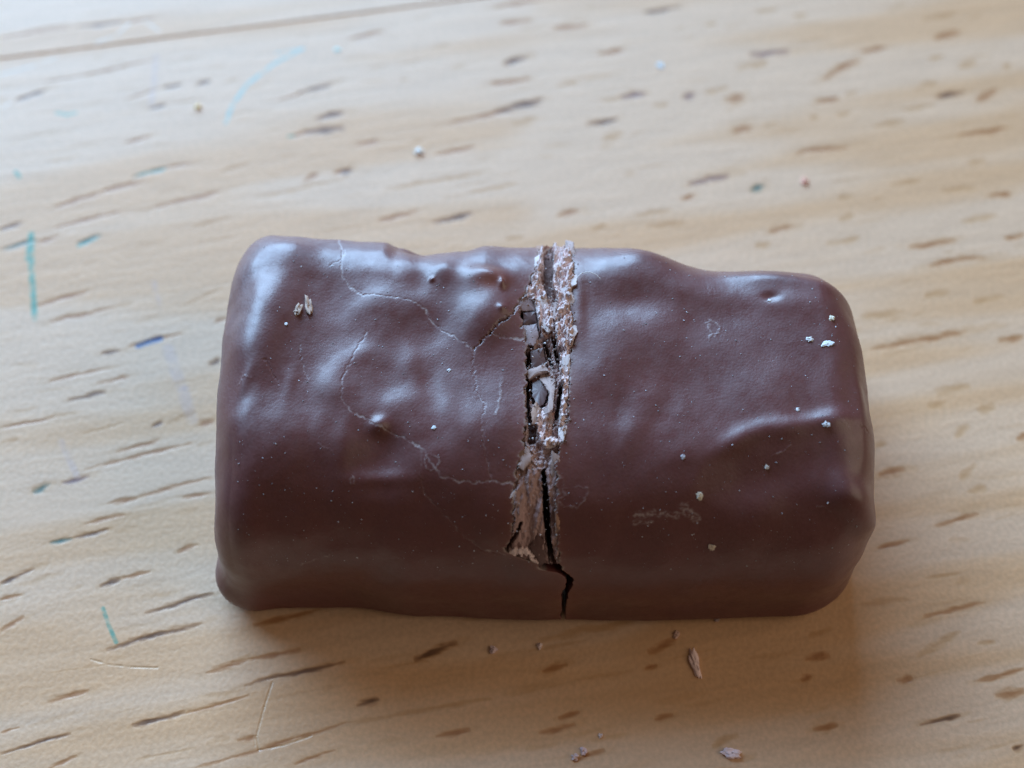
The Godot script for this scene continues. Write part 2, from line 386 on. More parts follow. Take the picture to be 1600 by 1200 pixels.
func build_table() -> void:
	var top := Node3D.new()
	top.name = "tabletop"
	top.rotation.y = TURN
	add_child(top)
	tag(top, "worn pale pine tabletop with dark grain dashes and old paint marks", "tabletop", "", "structure")
	var near := wood(true)
	var far := wood(false)
	put(top, "plank", board(Vector2(-260, -42.55), Vector2(240, 55.0), Vector2.ZERO), near)
	put(top, "plank", board(Vector2(-260, -140.0), Vector2(240, -42.55), Vector2.ZERO), far)
	put(top, "plank", board(Vector2(-260, -235.0), Vector2(240, -140.0), Vector2(31, 22)), far)
	put(top, "plank", board(Vector2(-260, 55.0), Vector2(240, 150.0), Vector2(47, 11)), far)


# ---------------------------------------------------------------- the bar

# bumps and hollows of the coating: x, w, radius x, radius w, turn in degrees, height
const BUMPS := [
	[-18.49,1.28,2,5.2,8,0.95], [-17.42,-4.46,2.2,1.4,0,0.35], [-19.96,7.98,1.4,6,0,0.09], [-14.94,5.78,1.7,3.4,12,-0.18], [-14.08,0.7,2.2,2.6,0,-0.25], [-1.77,1.96,2.5,2.5,-20,0.95],
	[-2.88,-1.04,0.9,1.2,-30,0.22], [-1.59,-1.5,1.3,0.75,12,0.5], [-0.75,-0.69,0.3,0.45,0,0.3], [-5.49,-2.01,1,1,-25,0.3], [-6.96,-1.05,1,1.2,0,-0.2], [-6.22,-1.22,0.2,0.2,0,0.15],
	[-0.74,1.67,0.35,0.35,0,0.2], [-5.4,2.7,2,2,0,-0.25], [-9.88,0.7,2.4,1.3,0,0.15], [-9.45,13.43,2.1,2.2,0,-0.59], [-9.88,11.4,0.65,0.65,0,0.38], [-9.91,15.47,2.4,0.6,0,0.18],
	[-12.55,12.68,0.8,2.4,10,0.16], [-6.42,11.2,1.2,2,30,0.09], [-9.43,7.87,1.7,1.7,0,-0.25], [-11.65,5.5,1.6,0.9,-30,0.13], [-7.76,5.78,0.9,1.8,-20,0.16], [-6.16,7.98,0.9,2.2,-15,-0.14],
	[-4.78,9.6,0.8,2.4,-10,0.09], [-13.2,8.52,1.1,1.6,0,0.14], [-13.97,12.68,1,1.6,0,0.14], [-14.19,16.96,1.6,3,0,-0.16], [-16.67,10.67,1.4,3,0,0.11], [-17.04,17.45,2,3,0,-0.05],
	[-11.38,18.72,1.2,3,10,0.09], [-16.61,7.71,0.5,1.6,8,0.09], [-19.98,7.71,0.4,1.2,20,0.1], [-0.96,8.52,1.4,3,0,0.05], [-3.77,13.71,2,2,0,-0.07], [-7.73,-6.43,1.2,1,0,-0.35],
	[-14.83,-6.27,2.6,1.2,0,0.15], [10.09,-3.72,2.8,1.9,0,0.42], [9.88,0.7,3,1.5,0,-0.3], [15.72,-1.3,3.4,2.2,0,-0.12], [21.27,-1.6,4.5,0.9,8,0.35], [18.7,1.85,5,1.6,0,-0.12],
	[18.28,7.98,5,3,0,0.18], [7.27,5.78,2,4,0,0.07], [5.93,11.47,1,3.2,10,0.05], [7.7,11.2,0.8,3,15,-0.06], [9.52,10.67,1,3.6,22,0.07], [11.31,10.14,0.9,3.4,28,-0.06],
	[12.98,10.13,1.2,3.4,28,0.05], [13.42,15.7,0.7,1.4,15,0.07], [12.26,13.96,1.6,0.9,-20,0.07], [16.55,12.73,2,0.8,-28,0.3], [20.4,11.62,2.8,0.8,-8,0.3], [23.78,10.94,1.6,0.8,-10,0.25],
	[17.9,15.59,3.6,2,-15,-0.4], [22.88,13.93,2.6,1.6,0,-0.3], [25.07,16.62,1.6,1.4,0,0.85], [26.08,18.36,1.3,1.3,0,0.65], [26.11,9.06,0.6,3.5,0,0.3], [25.12,5.78,1.5,3,0,0.15],
	[21.25,18.47,2.6,2,0,-0.15], [18.41,18.47,1.3,3,20,0.15], [5.19,0.7,0.5,3,0,0.15], [5.92,20.01,1.6,4,0,0.05], [20.06,0.18,0.6,0.4,0,-0.2]]

# hair cracks and marks on the coating
const CRACKS := [
	["c", 0.09, [Vector2(-14.03,-7.38), Vector2(-13.32,-3.58), Vector2(-13.32,-1.91), Vector2(-12.67,-0.74), Vector2(-11.64,0.12), Vector2(-9.9,0.3), Vector2(-7.91,0.59), Vector2(-6.91,1.16), Vector2(-6.14,2.42), Vector2(-4.89,3.55), Vector2(-3.56,4.39), Vector2(-3.02,5.06)]],
	["f", 0.07, [Vector2(-3.02,5.06), Vector2(-2.9,6.88), Vector2(-2.64,8.52), Vector2(-2.01,9.71), Vector2(-2.28,11.2), Vector2(-2.13,12.73), Vector2(-1.79,14.43), Vector2(-1.41,15.6)]],
	["d", 0.07, [Vector2(-3.02,5.06), Vector2(-1.71,3.83), Vector2(-0.49,2.41), Vector2(0.25,1.73), Vector2(0.59,0.7), Vector2(1.09,0.01)]],
	["c", 0.1, [Vector2(-1.56,3.83), Vector2(-0.49,3.94), Vector2(0.98,4.11), Vector2(1.46,4.5)]],
	["f", 0.07, [Vector2(-11.16,3.26), Vector2(-11.91,5.23), Vector2(-12.56,6.88), Vector2(-12.84,7.97)]],
	["c", 0.08, [Vector2(-12.84,7.97), Vector2(-12.68,9.33), Vector2(-12.17,10.14), Vector2(-11.19,10.78), Vector2(-9.97,11.45), Vector2(-8.29,12.22), Vector2(-7.33,12.72), Vector2(-6.61,13.22)]],
	["c", 0.09, [Vector2(-6.61,13.22), Vector2(-6.04,14.17), Vector2(-5.18,15.36), Vector2(-3.77,15.69), Vector2(-2.59,15.83), Vector2(-1.88,15.7), Vector2(0,15.84)]],
	["f", 0.06, [Vector2(-6.71,13.22), Vector2(-6.74,15.12), Vector2(-6.36,16.77), Vector2(-5.19,17.98), Vector2(-4.02,19.49), Vector2(-2.85,20.67), Vector2(-2,21.24)]],
	["c", 0.08, [Vector2(-2,21.24), Vector2(-1.43,21.35), Vector2(-0.62,21.47)]],
	["l", 0.1, [Vector2(-0.72,7.43), Vector2(-0.86,9.06), Vector2(-1.19,10.67)]],
	["f", 0.06, [Vector2(-16.17,4.66), Vector2(-15.99,6.05), Vector2(-15.42,7.43)]],
	["d", 0.06, [Vector2(0.59,1.85), Vector2(0.88,2.7), Vector2(0.59,3.1)]],
	["l", 0.08, [Vector2(14.92,2.58), Vector2(15.23,2.24), Vector2(15.71,2.47), Vector2(15.97,3.09), Vector2(15.84,3.55), Vector2(15.36,3.49), Vector2(15.09,3.09), Vector2(15.21,2.7)]],
	["l", 0.07, [Vector2(14.98,4.16), Vector2(15.1,3.66), Vector2(15.36,3.49), Vector2(15.67,3.99), Vector2(15.75,4.38)]],
	["l", 0.07, [Vector2(-6.28,13.79), Vector2(-5.95,13.6), Vector2(-5.52,13.8), Vector2(-5.37,14.27), Vector2(-5.61,14.79), Vector2(-6.03,14.93), Vector2(-6.41,14.65), Vector2(-6.46,14.17), Vector2(-6.28,13.79)]],
	["l", 0.06, [Vector2(-11.99,15.39), Vector2(-11.75,15.25), Vector2(-11.56,15.49), Vector2(-11.66,15.82), Vector2(-11.94,15.77), Vector2(-11.99,15.39)]],
	["l", 0.06, [Vector2(3.39,17.13), Vector2(3.76,16.84), Vector2(4,16.6), Vector2(3.86,16.28), Vector2(4.23,16.18), Vector2(4.94,16.09), Vector2(5.46,16.27), Vector2(5.55,16.75), Vector2(5.08,17.41), Vector2(4.71,17.84), Vector2(4.52,17.51), Vector2(3.77,17.6), Vector2(3.39,17.13)]],
	["l", 0.07, [Vector2(3.11,15.15), Vector2(3.58,15.38), Vector2(3.86,16.09), Vector2(3.76,16.46), Vector2(4.05,16.79)]],
	["s", 0.22, [Vector2(9.19,18.28), Vector2(10.84,18.13), Vector2(12.26,18.23), Vector2(13.2,17.99)]],
	["s", 0.16, [Vector2(8.97,18.88), Vector2(10.14,18.83)]],
	["s", 0.26, [Vector2(12.62,17.5), Vector2(12.96,17.98), Vector2(13.59,18.58)]],
	["l", 0.06, [Vector2(22.54,17.49), Vector2(23.11,17.68), Vector2(23.45,17.83)]],
	["l", 0.08, [Vector2(19.11,13.8), Vector2(19.92,13.55), Vector2(20.61,13.02)]],
	["l", 0.07, [Vector2(24.08,10.78), Vector2(24.69,11.46)]],
	["l", 0.05, [Vector2(24.54,10.94), Vector2(25.05,11.62)]],
	["k", 0.07, [Vector2(25.9,11.2), Vector2(26.5,11.41)]],
	["k", 0.06, [Vector2(-18.65,6.06), Vector2(-17.83,7.43), Vector2(-17.46,7.98)]],
	["l", 0.07, [Vector2(-20.6,7.87), Vector2(-20.02,7.21), Vector2(-19.51,7.54)]],
	["l", 0.06, [Vector2(-14.34,12.87), Vector2(-13.72,13.16), Vector2(-13.24,13.54)]],
	["l", 0.08, [Vector2(-15.93,22.76), Vector2(-14.44,22.12), Vector2(-13.43,21.52)]],
	["c", 0.1, [Vector2(-14.26,-2.71), Vector2(-13.55,-3.2), Vector2(-13.25,-3.9), Vector2(-13.26,-4.65)]],
]


func inset(d: float, r: float) -> float:
	if d >= r: return 0.0
	d = maxf(d, 0.0)
	return r - sqrt(r * r - (r - d) * (r - d))


# [back, front, height, back radius, front radius] of the cross-section at x; c closes the end face
func section(x: float, c := 0.0) -> PackedFloat32Array:
	var b := along(ZB, x) + maxf(inset(x - XL, 3.4), inset(XR - x, 4.6))
	var f := along(ZF, x) - maxf(inset(x - XL, 2.8), inset(XR - x, 5.5))
	var h := HIGH - maxf(inset(x - XL, 3.8), inset(XR - x, 3.8))
	if c > 0.0:
		var m := (b + f) * 0.5
		b = lerpf(b, m, c * 0.997)
		f = lerpf(f, m, c * 0.997)
		h *= 1.0 - 0.8 * c
	return PackedFloat32Array([b, f, h, minf(minf(5.5, (f - b) * 0.3), h * 0.7), minf(minf(10.0, (f - b) * 0.4), h * 0.7)])


func span(s: PackedFloat32Array) -> Vector2:
	return Vector2(s[0] + s[3] - s[3] * PI / 2 - (s[2] - s[3]), s[1] - s[4] + s[4] * PI / 2 + (s[2] - s[4]))


# (z, y, normal z, normal y) at distance w along the skin
func skin(s: PackedFloat32Array, w: float) -> Vector4:
	if w < s[0] + s[3]:
		var t := (s[0] + s[3] - w) / s[3]
		if t < PI / 2: return Vector4(s[0] + s[3] - s[3] * sin(t), s[2] - s[3] + s[3] * cos(t), -sin(t), cos(t))
		var y := maxf(s[2] - s[3] - (t - PI / 2) * s[3], 0.0)
		return Vector4(s[0] - 0.4 * (1.0 - smoothstep(0.0, 4.0, y)) + 0.9 * (1.0 - smoothstep(0.0, 0.9, y)), y, -1.0, 0.0)
	if w > s[1] - s[4]:
		var t := (w - s[1] + s[4]) / s[4]
		if t < PI / 2: return Vector4(s[1] - s[4] + s[4] * sin(t), s[2] - s[4] + s[4] * cos(t), sin(t), cos(t))
		var y := maxf(s[2] - s[4] - (t - PI / 2) * s[4], 0.0)
		return Vector4(s[1] + 0.3 * (1.0 - smoothstep(0.0, 4.0, y)) - 0.9 * (1.0 - smoothstep(0.0, 0.9, y)), y, 1.0, 0.0)
	return Vector4(w, s[2], 0.0, 1.0)


func sample(g: PackedFloat32Array, x: float, w: float) -> float:
	var fx := clampf((x - GX0) * 20.0, 0.0, GX - 1.01)
	var fw := clampf((w - GW0) * 20.0, 0.0, GW - 1.01)
	var i := int(fx)
	var j := int(fw)
	var k := j * GX + i
	return lerpf(lerpf(g[k], g[k + 1], fx - i), lerpf(g[k + GX], g[k + GX + 1], fx - i), fw - j)


func press_relief() -> void:
	for g in [rise, cut, pale]: g.resize(GX * GW)
	for b in BUMPS:
		var a := deg_to_rad(b[4])
		var reach: float = 2.6 * maxf(b[2], b[3])
		for j in range(maxi(0, int((b[1] - reach - GW0) * 20)), mini(GW, int((b[1] + reach - GW0) * 20))):
			for i in range(maxi(0, int((b[0] - reach - GX0) * 20)), mini(GX, int((b[0] + reach - GX0) * 20))):
				var d := Vector2(GX0 + i * 0.05 - b[0], GW0 + j * 0.05 - b[1]).rotated(-a)
				var e: float = d.x * d.x / (b[2] * b[2]) + d.y * d.y / (b[3] * b[3])
				if e < 6.5: rise[j * GX + i] += b[5] * (exp(-e) - 0.0015)
	for c in CRACKS:
		var line: Array = c[2]
		var wide: float = c[1]
		for k in line.size() - 1:
			var p: Vector2 = line[k]
			var q: Vector2 = line[k + 1]
			var pq := q - p
			for j in range(maxi(0, int((minf(p.y, q.y) - 0.6 - GW0) * 20)), mini(GW, int((maxf(p.y, q.y) + 0.6 - GW0) * 20) + 1)):
				for i in range(maxi(0, int((minf(p.x, q.x) - 0.6 - GX0) * 20)), mini(GX, int((maxf(p.x, q.x) + 0.6 - GX0) * 20) + 1)):
					var at := Vector2(GX0 + i * 0.05, GW0 + j * 0.05)
					at += 0.16 * Vector2(fine.get_noise_2d(at.x * 1.3, at.y * 1.3), fine.get_noise_2d(at.x * 1.3 + 70.0, at.y * 1.3)) + 0.07 * Vector2(grit.get_noise_2d(at.x * 2.2, at.y * 2.2), grit.get_noise_2d(at.x * 2.2 + 70.0, at.y * 2.2))
					var t := clampf((at - p).dot(pq) / pq.length_squared(), 0.0, 1.0)
					var d := (at - p - pq * t).length()
					var n := j * GX + i
					var patch := clampf(0.5 + 1.0 * fine.get_noise_2d(at.x * 0.8, at.y * 0.8) + 0.7 * grit.get_noise_2d(at.x * 1.5, at.y * 1.5), 0.06, 1.0)
					match c[0]:
						"c":
							cut[n] = minf(cut[n], -0.03 * (1.0 - smoothstep(0.0, wide * 0.8, d)))
							pale[n] = maxf(pale[n], 0.62 * patch * (1.0 - smoothstep(wide * 0.3, wide * 1.0, d)))
						"f":
							cut[n] = minf(cut[n], -0.035 * (1.0 - smoothstep(0.0, wide, d)))
							pale[n] = maxf(pale[n], 0.20 * patch * (1.0 - smoothstep(wide * 0.3, wide * 1.2, d)))
						"d":
							cut[n] = minf(cut[n], -0.45 * patch * (1.0 - smoothstep(wide * 0.3, wide * 1.2, d)))
							pale[n] = maxf(pale[n], 0.6 * patch * smoothstep(wide * 0.9, wide * 1.4, d) * (1.0 - smoothstep(wide * 1.5, wide * 2.4, d)))
						"l":
							cut[n] = maxf(cut[n], 0.02 * (1.0 - smoothstep(0.0, wide * 1.2, d)))
							pale[n] = maxf(pale[n], 0.40 * patch * (1.0 - smoothstep(wide * 0.3, wide * 1.0, d)))
						"s":
							pale[n] = maxf(pale[n], 0.55 * clampf(0.35 + 1.6 * grit.get_noise_2d(at.x, at.y * 1.6), 0.0, 1.0) * (1.0 - smoothstep(wide * 0.5, wide * 1.7, d)))
						"k":
							cut[n] = minf(cut[n], -0.045 * (1.0 - smoothstep(0.0, wide * 1.4, d)))


# relief of the coating at a point of its skin
func relief(x: float, w: float, p: Vector3) -> float:
	var calm := smoothstep(4.0, 9.0, x)
	var h := 0.40 * soft.get_noise_3d(p.x, p.y, p.z)
	h += lerpf(0.09, 0.05, calm) * mid.get_noise_3d(p.x, p.y, p.z * 0.8)
	h += 0.007 * fine.get_noise_3d(p.x, p.y, p.z)
	return h + sample(rise, x, w)


const CHOCOLATE := Color(0.122, 0.0375, 0.034)
const BROKEN := Color(0.30, 0.215, 0.185)


func half_mesh(left: bool) -> ArrayMesh:
	var rows := 800
	var lip := 5
	var body := 430
	var caps := 26
	var cols := lip + body + caps
	var end := XL if left else XR
	var middle := section(2.5)
	var ms := span(middle)
	var p := PackedVector3Array()
	var c := PackedColorArray()
	p.resize(cols * rows)
	c.resize(cols * rows)
	var secs := []
	for j in rows:
		var q := j / float(rows - 1)
		var wn := lerpf(ms.x, ms.y, q)
		var g := gap_at(wn)
		var edge := g.x if left else g.y
		for i in cols:
			var u := clampf((i - lip) / float(body - 1), 0.0, 1.0)
			var close := clampf((i - lip - body + 1) / float(caps), 0.0, 1.0)
			var x := lerpf(edge, end, 1.0 - pow(1.0 - u, 1.45))
			if close > 0.0: x = end
			var s := section(x, close)
			var sp := span(s)
			var w := lerpf(sp.x, sp.y, q)
			var k := skin(s, w)
			var at := Vector3(x, k.y, k.x)
			var nx := 0.0
			var d := absf(end - x)
			if d < 3.8: nx = (1.0 - d / 3.8) * (-1.0 if left else 1.0)
			var n := Vector3(nx, k.w * (1.0 - absf(nx) * 0.7), k.z * (1.0 - absf(nx) * 0.7)).normalized()
			var foot := smoothstep(0.2, 2.0, k.y)
			var h := relief(x, w, at) * lerpf(0.25, 1.0, foot)
			if left: h += 0.75 * exp(-pow((k.y - 2.2) / 1.7, 2.0)) * smoothstep(11.0, 18.0, k.x) * smoothstep(-18.0, -22.0, x)
			var pl := 0.0
			if close == 0.0:
				h += sample(cut, x, w)
				pl = sample(pale, x, w)
			at += n * h
			at.y = maxf(at.y, 0.0)
			var near := absf(x - edge)
			var tone := 1.0 + 0.10 * mid.get_noise_3d(at.x * 0.7, at.y, at.z * 0.7 + 40.0) + 0.10 * grit.get_noise_3d(at.x, at.y, at.z)
			var col := CHOCOLATE * tone
			var edge_glow := exp(-near * 1.6) * smoothstep(-8.0, -4.0, w)
			col = col.lerp(Color(0.20, 0.07, 0.05), 0.5 * edge_glow)  # reddish translucency beside the gap, put into the vertex colour
			var translucence := exp(-(pow((x + 1.6) / 1.1, 2.0) + pow((w + 0.9) / 0.8, 2.0)))      # light coming red through the lump, painted into its colour
			col = col.lerp(Color(0.26, 0.075, 0.045), 0.6 * translucence)
			col = col.lerp(Color(0.46, 0.38, 0.37), pl)
			if near < 0.22 and w < 23.0:
				col = col.lerp(BROKEN, (1.0 - near / 0.22) * clampf(0.5 + 1.5 * fine.get_noise_2d(w * 2.0, 80.0), 0.0, 1.0))
			if i < lip:
				var deep := (lip - i) / float(lip)
				var inward := -1.0 if left else 1.0
				at += -n * deep * deep * 2.2 + Vector3(inward * (0.10 * deep + 0.22 * deep * fine.get_noise_3d(at.x * 2.0, w * 2.0, deep * 3.0)), 0, 0)
				col = BROKEN * (0.8 + 0.7 * fine.get_noise_2d(w * 2.5, deep * 2.0))
				if w > 23.0: col = CHOCOLATE * 1.1
			p[j * cols + i] = at * MM
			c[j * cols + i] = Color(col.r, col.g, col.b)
	return sheet(p, c, cols, rows, not left)


# what shows inside the gap: depth, tone (p pale crumb, b brown, r reddish, d dark slit), unevenness, outline in (x, w)
const PATCHES := [
	[-0.22, "p", 1, [Vector2(3.3,-6.67), Vector2(4.79,-6.61), Vector2(4.88,-1.64), Vector2(4.69,0.7), Vector2(4.78,4.1), Vector2(4.28,5.22), Vector2(3.31,4.5), Vector2(3.24,2.41), Vector2(3.56,0.7), Vector2(3.08,-1.04)]],
	[-0.05, "p", 0.9, [Vector2(1.74,-5.59), Vector2(2.42,-6.7), Vector2(2.45,-2.28), Vector2(2.09,-1.51), Vector2(2.48,-0.74), Vector2(3.06,0.7), Vector2(3.14,2.7), Vector2(3.32,3.94), Vector2(2.83,3.77), Vector2(2.35,3.26), Vector2(1.82,2.7), Vector2(1.78,0.7), Vector2(0.99,0.24), Vector2(0.79,-0.34), Vector2(1.39,-1.03)]],
	[0.6, "b", 0.15, [Vector2(2.54,-4.9), Vector2(3.35,-4.95), Vector2(3.19,-1.63), Vector2(3.07,-0.16), Vector2(2.77,0.58), Vector2(2.48,-0.74)]],
	[-0.12, "r", 0.5, [Vector2(1.76,-6.73), Vector2(4.23,-6.63), Vector2(4.08,-5.39), Vector2(3.19,-6.67), Vector2(2.34,-5.43), Vector2(1.92,-4.1)]],
	[0.25, "r", 0.5, [Vector2(2.26,2.87), Vector2(3.04,3.21), Vector2(3.32,3.77), Vector2(2.44,3.77)]],
	[-0.02, "p", 0.8, [Vector2(3.6,5.11), Vector2(4.47,5), Vector2(4.33,7.98), Vector2(4.15,10.13), Vector2(3.87,13.09), Vector2(3.4,13.09), Vector2(3.63,10.14), Vector2(3.75,7.98)]],
	[0.15, "p", 0.8, [Vector2(1.81,10.14), Vector2(2.68,9.6), Vector2(2.76,11.2), Vector2(2.17,12.84), Vector2(1.9,11.73)]],
	[0.9, "b", 0.2, [Vector2(0.74,1.5), Vector2(1.87,1.27), Vector2(2.06,2.64), Vector2(1.96,3.66), Vector2(1.66,4.67), Vector2(0.78,4.45)]],
	[1, "b", 0.2, [Vector2(1.31,4.83), Vector2(2.44,4.5), Vector2(2.71,6.22), Vector2(2.27,6.6), Vector2(1.4,6.77)]],
	[1, "b", 0.2, [Vector2(1.4,7.1), Vector2(2.71,6.61), Vector2(2.93,8.03), Vector2(2.53,9.6), Vector2(2,10.03), Vector2(1.44,8.85)]],
	[1, "b", 0.4, [Vector2(1.14,10.41), Vector2(1.81,10.14), Vector2(1.8,12.74), Vector2(1.23,12.74)]],
	[0.3, "r", 0.5, [Vector2(2.67,10.14), Vector2(3.24,10.13), Vector2(2.84,12.74), Vector2(2.36,12.74)]],
	[-0.08, "p", 0.6, [Vector2(2.18,12.65), Vector2(3.31,12.35), Vector2(3.45,12.85), Vector2(2.36,13.14)]],
	[1.4, "d", 0.2, [Vector2(1.02,4.67), Vector2(1.36,4.94), Vector2(1.21,6.6), Vector2(1.39,7.97), Vector2(1.33,10.4), Vector2(1.1,10.41), Vector2(1.01,7.97), Vector2(0.82,6.61)]],
	[1.4, "d", 0.2, [Vector2(0.59,1.16), Vector2(0.94,1.39), Vector2(0.83,2.7), Vector2(0.98,4.39), Vector2(0.73,4.39), Vector2(0.59,2.69)]],
	[1.4, "d", 0.2, [Vector2(3.03,3.66), Vector2(3.37,3.66), Vector2(3.68,5.89), Vector2(3.34,6)]],
	[1.4, "d", 0.2, [Vector2(2.34,3.88), Vector2(2.64,3.88), Vector2(3.29,6.33), Vector2(3,6.33)]],
	[1.4, "d", 0.2, [Vector2(3.56,7.76), Vector2(3.9,7.76), Vector2(3.52,10.56), Vector2(3.14,10.57)]],
	[3.2, "d", 0.2, [Vector2(2.17,14.77), Vector2(2.45,14.76), Vector2(2.78,17.51), Vector2(2.94,20.55), Vector2(3.35,22.55), Vector2(2.72,22.3), Vector2(2.36,19.49), Vector2(2.26,17.03)]],
	[0, "p", 0.5, [Vector2(-0.72,21.89), Vector2(0,21), Vector2(1.04,20.77), Vector2(1.62,21.69), Vector2(2.3,23.02), Vector2(1.82,22.44), Vector2(1.05,21.46), Vector2(0,21.64)]],
	[0.8, "b", 0.3, [Vector2(0.52,18.98), Vector2(0.85,18.87), Vector2(0.05,20.55), Vector2(-0.43,21.82), Vector2(-0.67,21.71), Vector2(-0.05,20.12)]],
]

# broken pieces of the coating caught in the gap: depth, thickness, tone, tilt, outline in (x, w)
const PLATES := [
	[0.32, 0.35, "b", 8, [Vector2(0.84,1.62), Vector2(1.82,1.39), Vector2(1.91,2.47), Vector2(0.88,2.64)]],
	[0.24, 0.3, "l", -6, [Vector2(0.78,2.75), Vector2(1.87,2.47), Vector2(2.05,3.55), Vector2(1.66,4.56), Vector2(0.88,4.33)]],
	[0.38, 0.4, "b", 6, [Vector2(1.41,4.95), Vector2(2.39,4.61), Vector2(2.62,6.11), Vector2(2.22,6.5), Vector2(1.5,6.66)]],
	[0.19, 0.4, "t", 0, [Vector2(1.06,6.66), Vector2(2.42,6.11), Vector2(2.8,6.71), Vector2(1.83,7.04), Vector2(1.25,7.43)]],
	[0.42, 0.4, "b", -6, [Vector2(1.5,7.21), Vector2(2.61,6.72), Vector2(2.79,7.97), Vector2(2.44,9.38), Vector2(2.01,9.82), Vector2(1.53,8.79)]],
	[0.14, 0.25, "l", 4, [Vector2(0.3,-0.11), Vector2(0.89,-0.45), Vector2(1.68,0.24), Vector2(1.77,1.39), Vector2(0.79,1.5), Vector2(0.39,1.05)]],
	[0.08, 0.25, "t", 14, [Vector2(0,1.67), Vector2(0.54,1.1), Vector2(0.64,1.5), Vector2(0.2,1.96)]],
	[0.04, 0.3, "t", 10, [Vector2(0.89,-0.34), Vector2(1.29,-0.8), Vector2(1.74,-0.45), Vector2(1.58,0.24), Vector2(1.09,0.35)]],
	[0.19, 0.5, "t", -14, [Vector2(2.03,7.16), Vector2(3.01,5.78), Vector2(3.28,7.43), Vector2(3.05,10.14), Vector2(2.67,10.67), Vector2(2.78,8.52)]],
	[0.12, 0.4, "r", 0, [Vector2(1.43,10.14), Vector2(1.82,9.33), Vector2(2.19,10.14), Vector2(2,11.21), Vector2(1.52,11.31)]],
	[0.08, 0.3, "r", 6, [Vector2(3.2,17.99), Vector2(3.49,18.48), Vector2(3.6,20.54), Vector2(3.44,22.3), Vector2(3.22,20.55)]],
	[-0.08, 0.3, "t", 20, [Vector2(4.32,-6.63), Vector2(4.93,-6.27), Vector2(4.99,-3.58), Vector2(4.51,-2.88), Vector2(4.19,-3.96)]],
	[-0.06, 0.3, "w", -14, [Vector2(4.4,-2.43), Vector2(5.09,-2.03), Vector2(5.02,-0.68), Vector2(4.62,-0.46), Vector2(4.23,-1.27)]],
	[-0.12, 0.35, "w", 12, [Vector2(3.77,-0.34), Vector2(4.47,-0.57), Vector2(4.84,0.7), Vector2(4.43,1.62), Vector2(3.85,1.04)]],
	[-0.06, 0.3, "w", -10, [Vector2(3.93,2.41), Vector2(4.87,2.19), Vector2(4.99,3.55), Vector2(4.58,4.44), Vector2(4,3.88)]],
	[-0.02, 0.3, "w", 18, [Vector2(3.3,-2.29), Vector2(3.81,-3.03), Vector2(3.98,-1.27), Vector2(3.67,-0.34), Vector2(3.23,-1.04)]],
	[0.02, 0.3, "t", -12, [Vector2(3.06,0.7), Vector2(3.66,0.47), Vector2(3.84,1.84), Vector2(3.43,2.75), Vector2(3,2.08)]],
	[0, 0.3, "w", 16, [Vector2(1.88,0.47), Vector2(2.58,0.12), Vector2(2.86,1.39), Vector2(2.46,2.19), Vector2(1.87,1.62)]],
	[0.04, 0.3, "w", -10, [Vector2(2.26,2.07), Vector2(2.95,1.85), Vector2(3.23,3.09), Vector2(2.74,3.54), Vector2(2.25,2.98)]],
	[-0.02, 0.3, "w", 10, [Vector2(1.81,-3.69), Vector2(2.27,-4.11), Vector2(2.4,-2.27), Vector2(2.04,-1.51), Vector2(1.7,-2.27)]],
	[0.04, 0.3, "r", 14, [Vector2(1.96,-6.72), Vector2(2.89,-6.68), Vector2(3.19,-6.67), Vector2(2.44,-4.89), Vector2(1.83,-4.85)]],
	[0, 0.3, "w", -16, [Vector2(3.51,-6.66), Vector2(4.44,-6.62), Vector2(4.63,-6.61), Vector2(3.96,-4.99), Vector2(3.43,-5.85)]],
	[0.04, 0.3, "w", 16, [Vector2(3.78,5.78), Vector2(4.37,5.56), Vector2(4.39,7.43), Vector2(4.03,8.52), Vector2(3.76,7.43)]],
	[0.08, 0.3, "w", -14, [Vector2(3.53,10.13), Vector2(4.11,9.6), Vector2(4.08,11.63), Vector2(3.78,12.85), Vector2(3.46,12.24)]],
	[0.18, 0.3, "t", 12, [Vector2(2.39,10.14), Vector2(2.87,9.6), Vector2(3.04,11.2), Vector2(2.65,12.44), Vector2(2.28,11.63)]],
	[0.08, 0.25, "w", 8, [Vector2(2.18,12.65), Vector2(2.93,12.35), Vector2(3.5,12.75), Vector2(3.12,13.14), Vector2(2.36,13.19)]],
	[0.09, 0.25, "t", -10, [Vector2(0.57,13.23), Vector2(1.23,12.94), Vector2(1.41,14.19), Vector2(0.85,14.95), Vector2(0.38,14.57)]],
	[0.09, 0.25, "t", 10, [Vector2(2.93,13.43), Vector2(3.49,13.82), Vector2(3.58,15.33), Vector2(3.2,16.08), Vector2(2.82,14.96)]],
	[0.1, 0.25, "w", 12, [Vector2(-0.19,16.78), Vector2(0.28,16.27), Vector2(0.47,17.6), Vector2(0.09,18.58), Vector2(-0.24,17.98)]],
	[0.16, 0.3, "b", 0, [Vector2(1.33,20.83), Vector2(1.89,19.75), Vector2(2.47,20.55), Vector2(2.48,22.18), Vector2(2.01,22.96), Vector2(1.62,21.81)]],
]


func skin_point(x: float, w: float) -> Array:
	var s := section(x)
	var k := skin(s, w)
	var at := Vector3(x, k.y, k.x)
	var n := Vector3(0, k.w, k.z)
	return [at + n * relief(x, w, at), n]


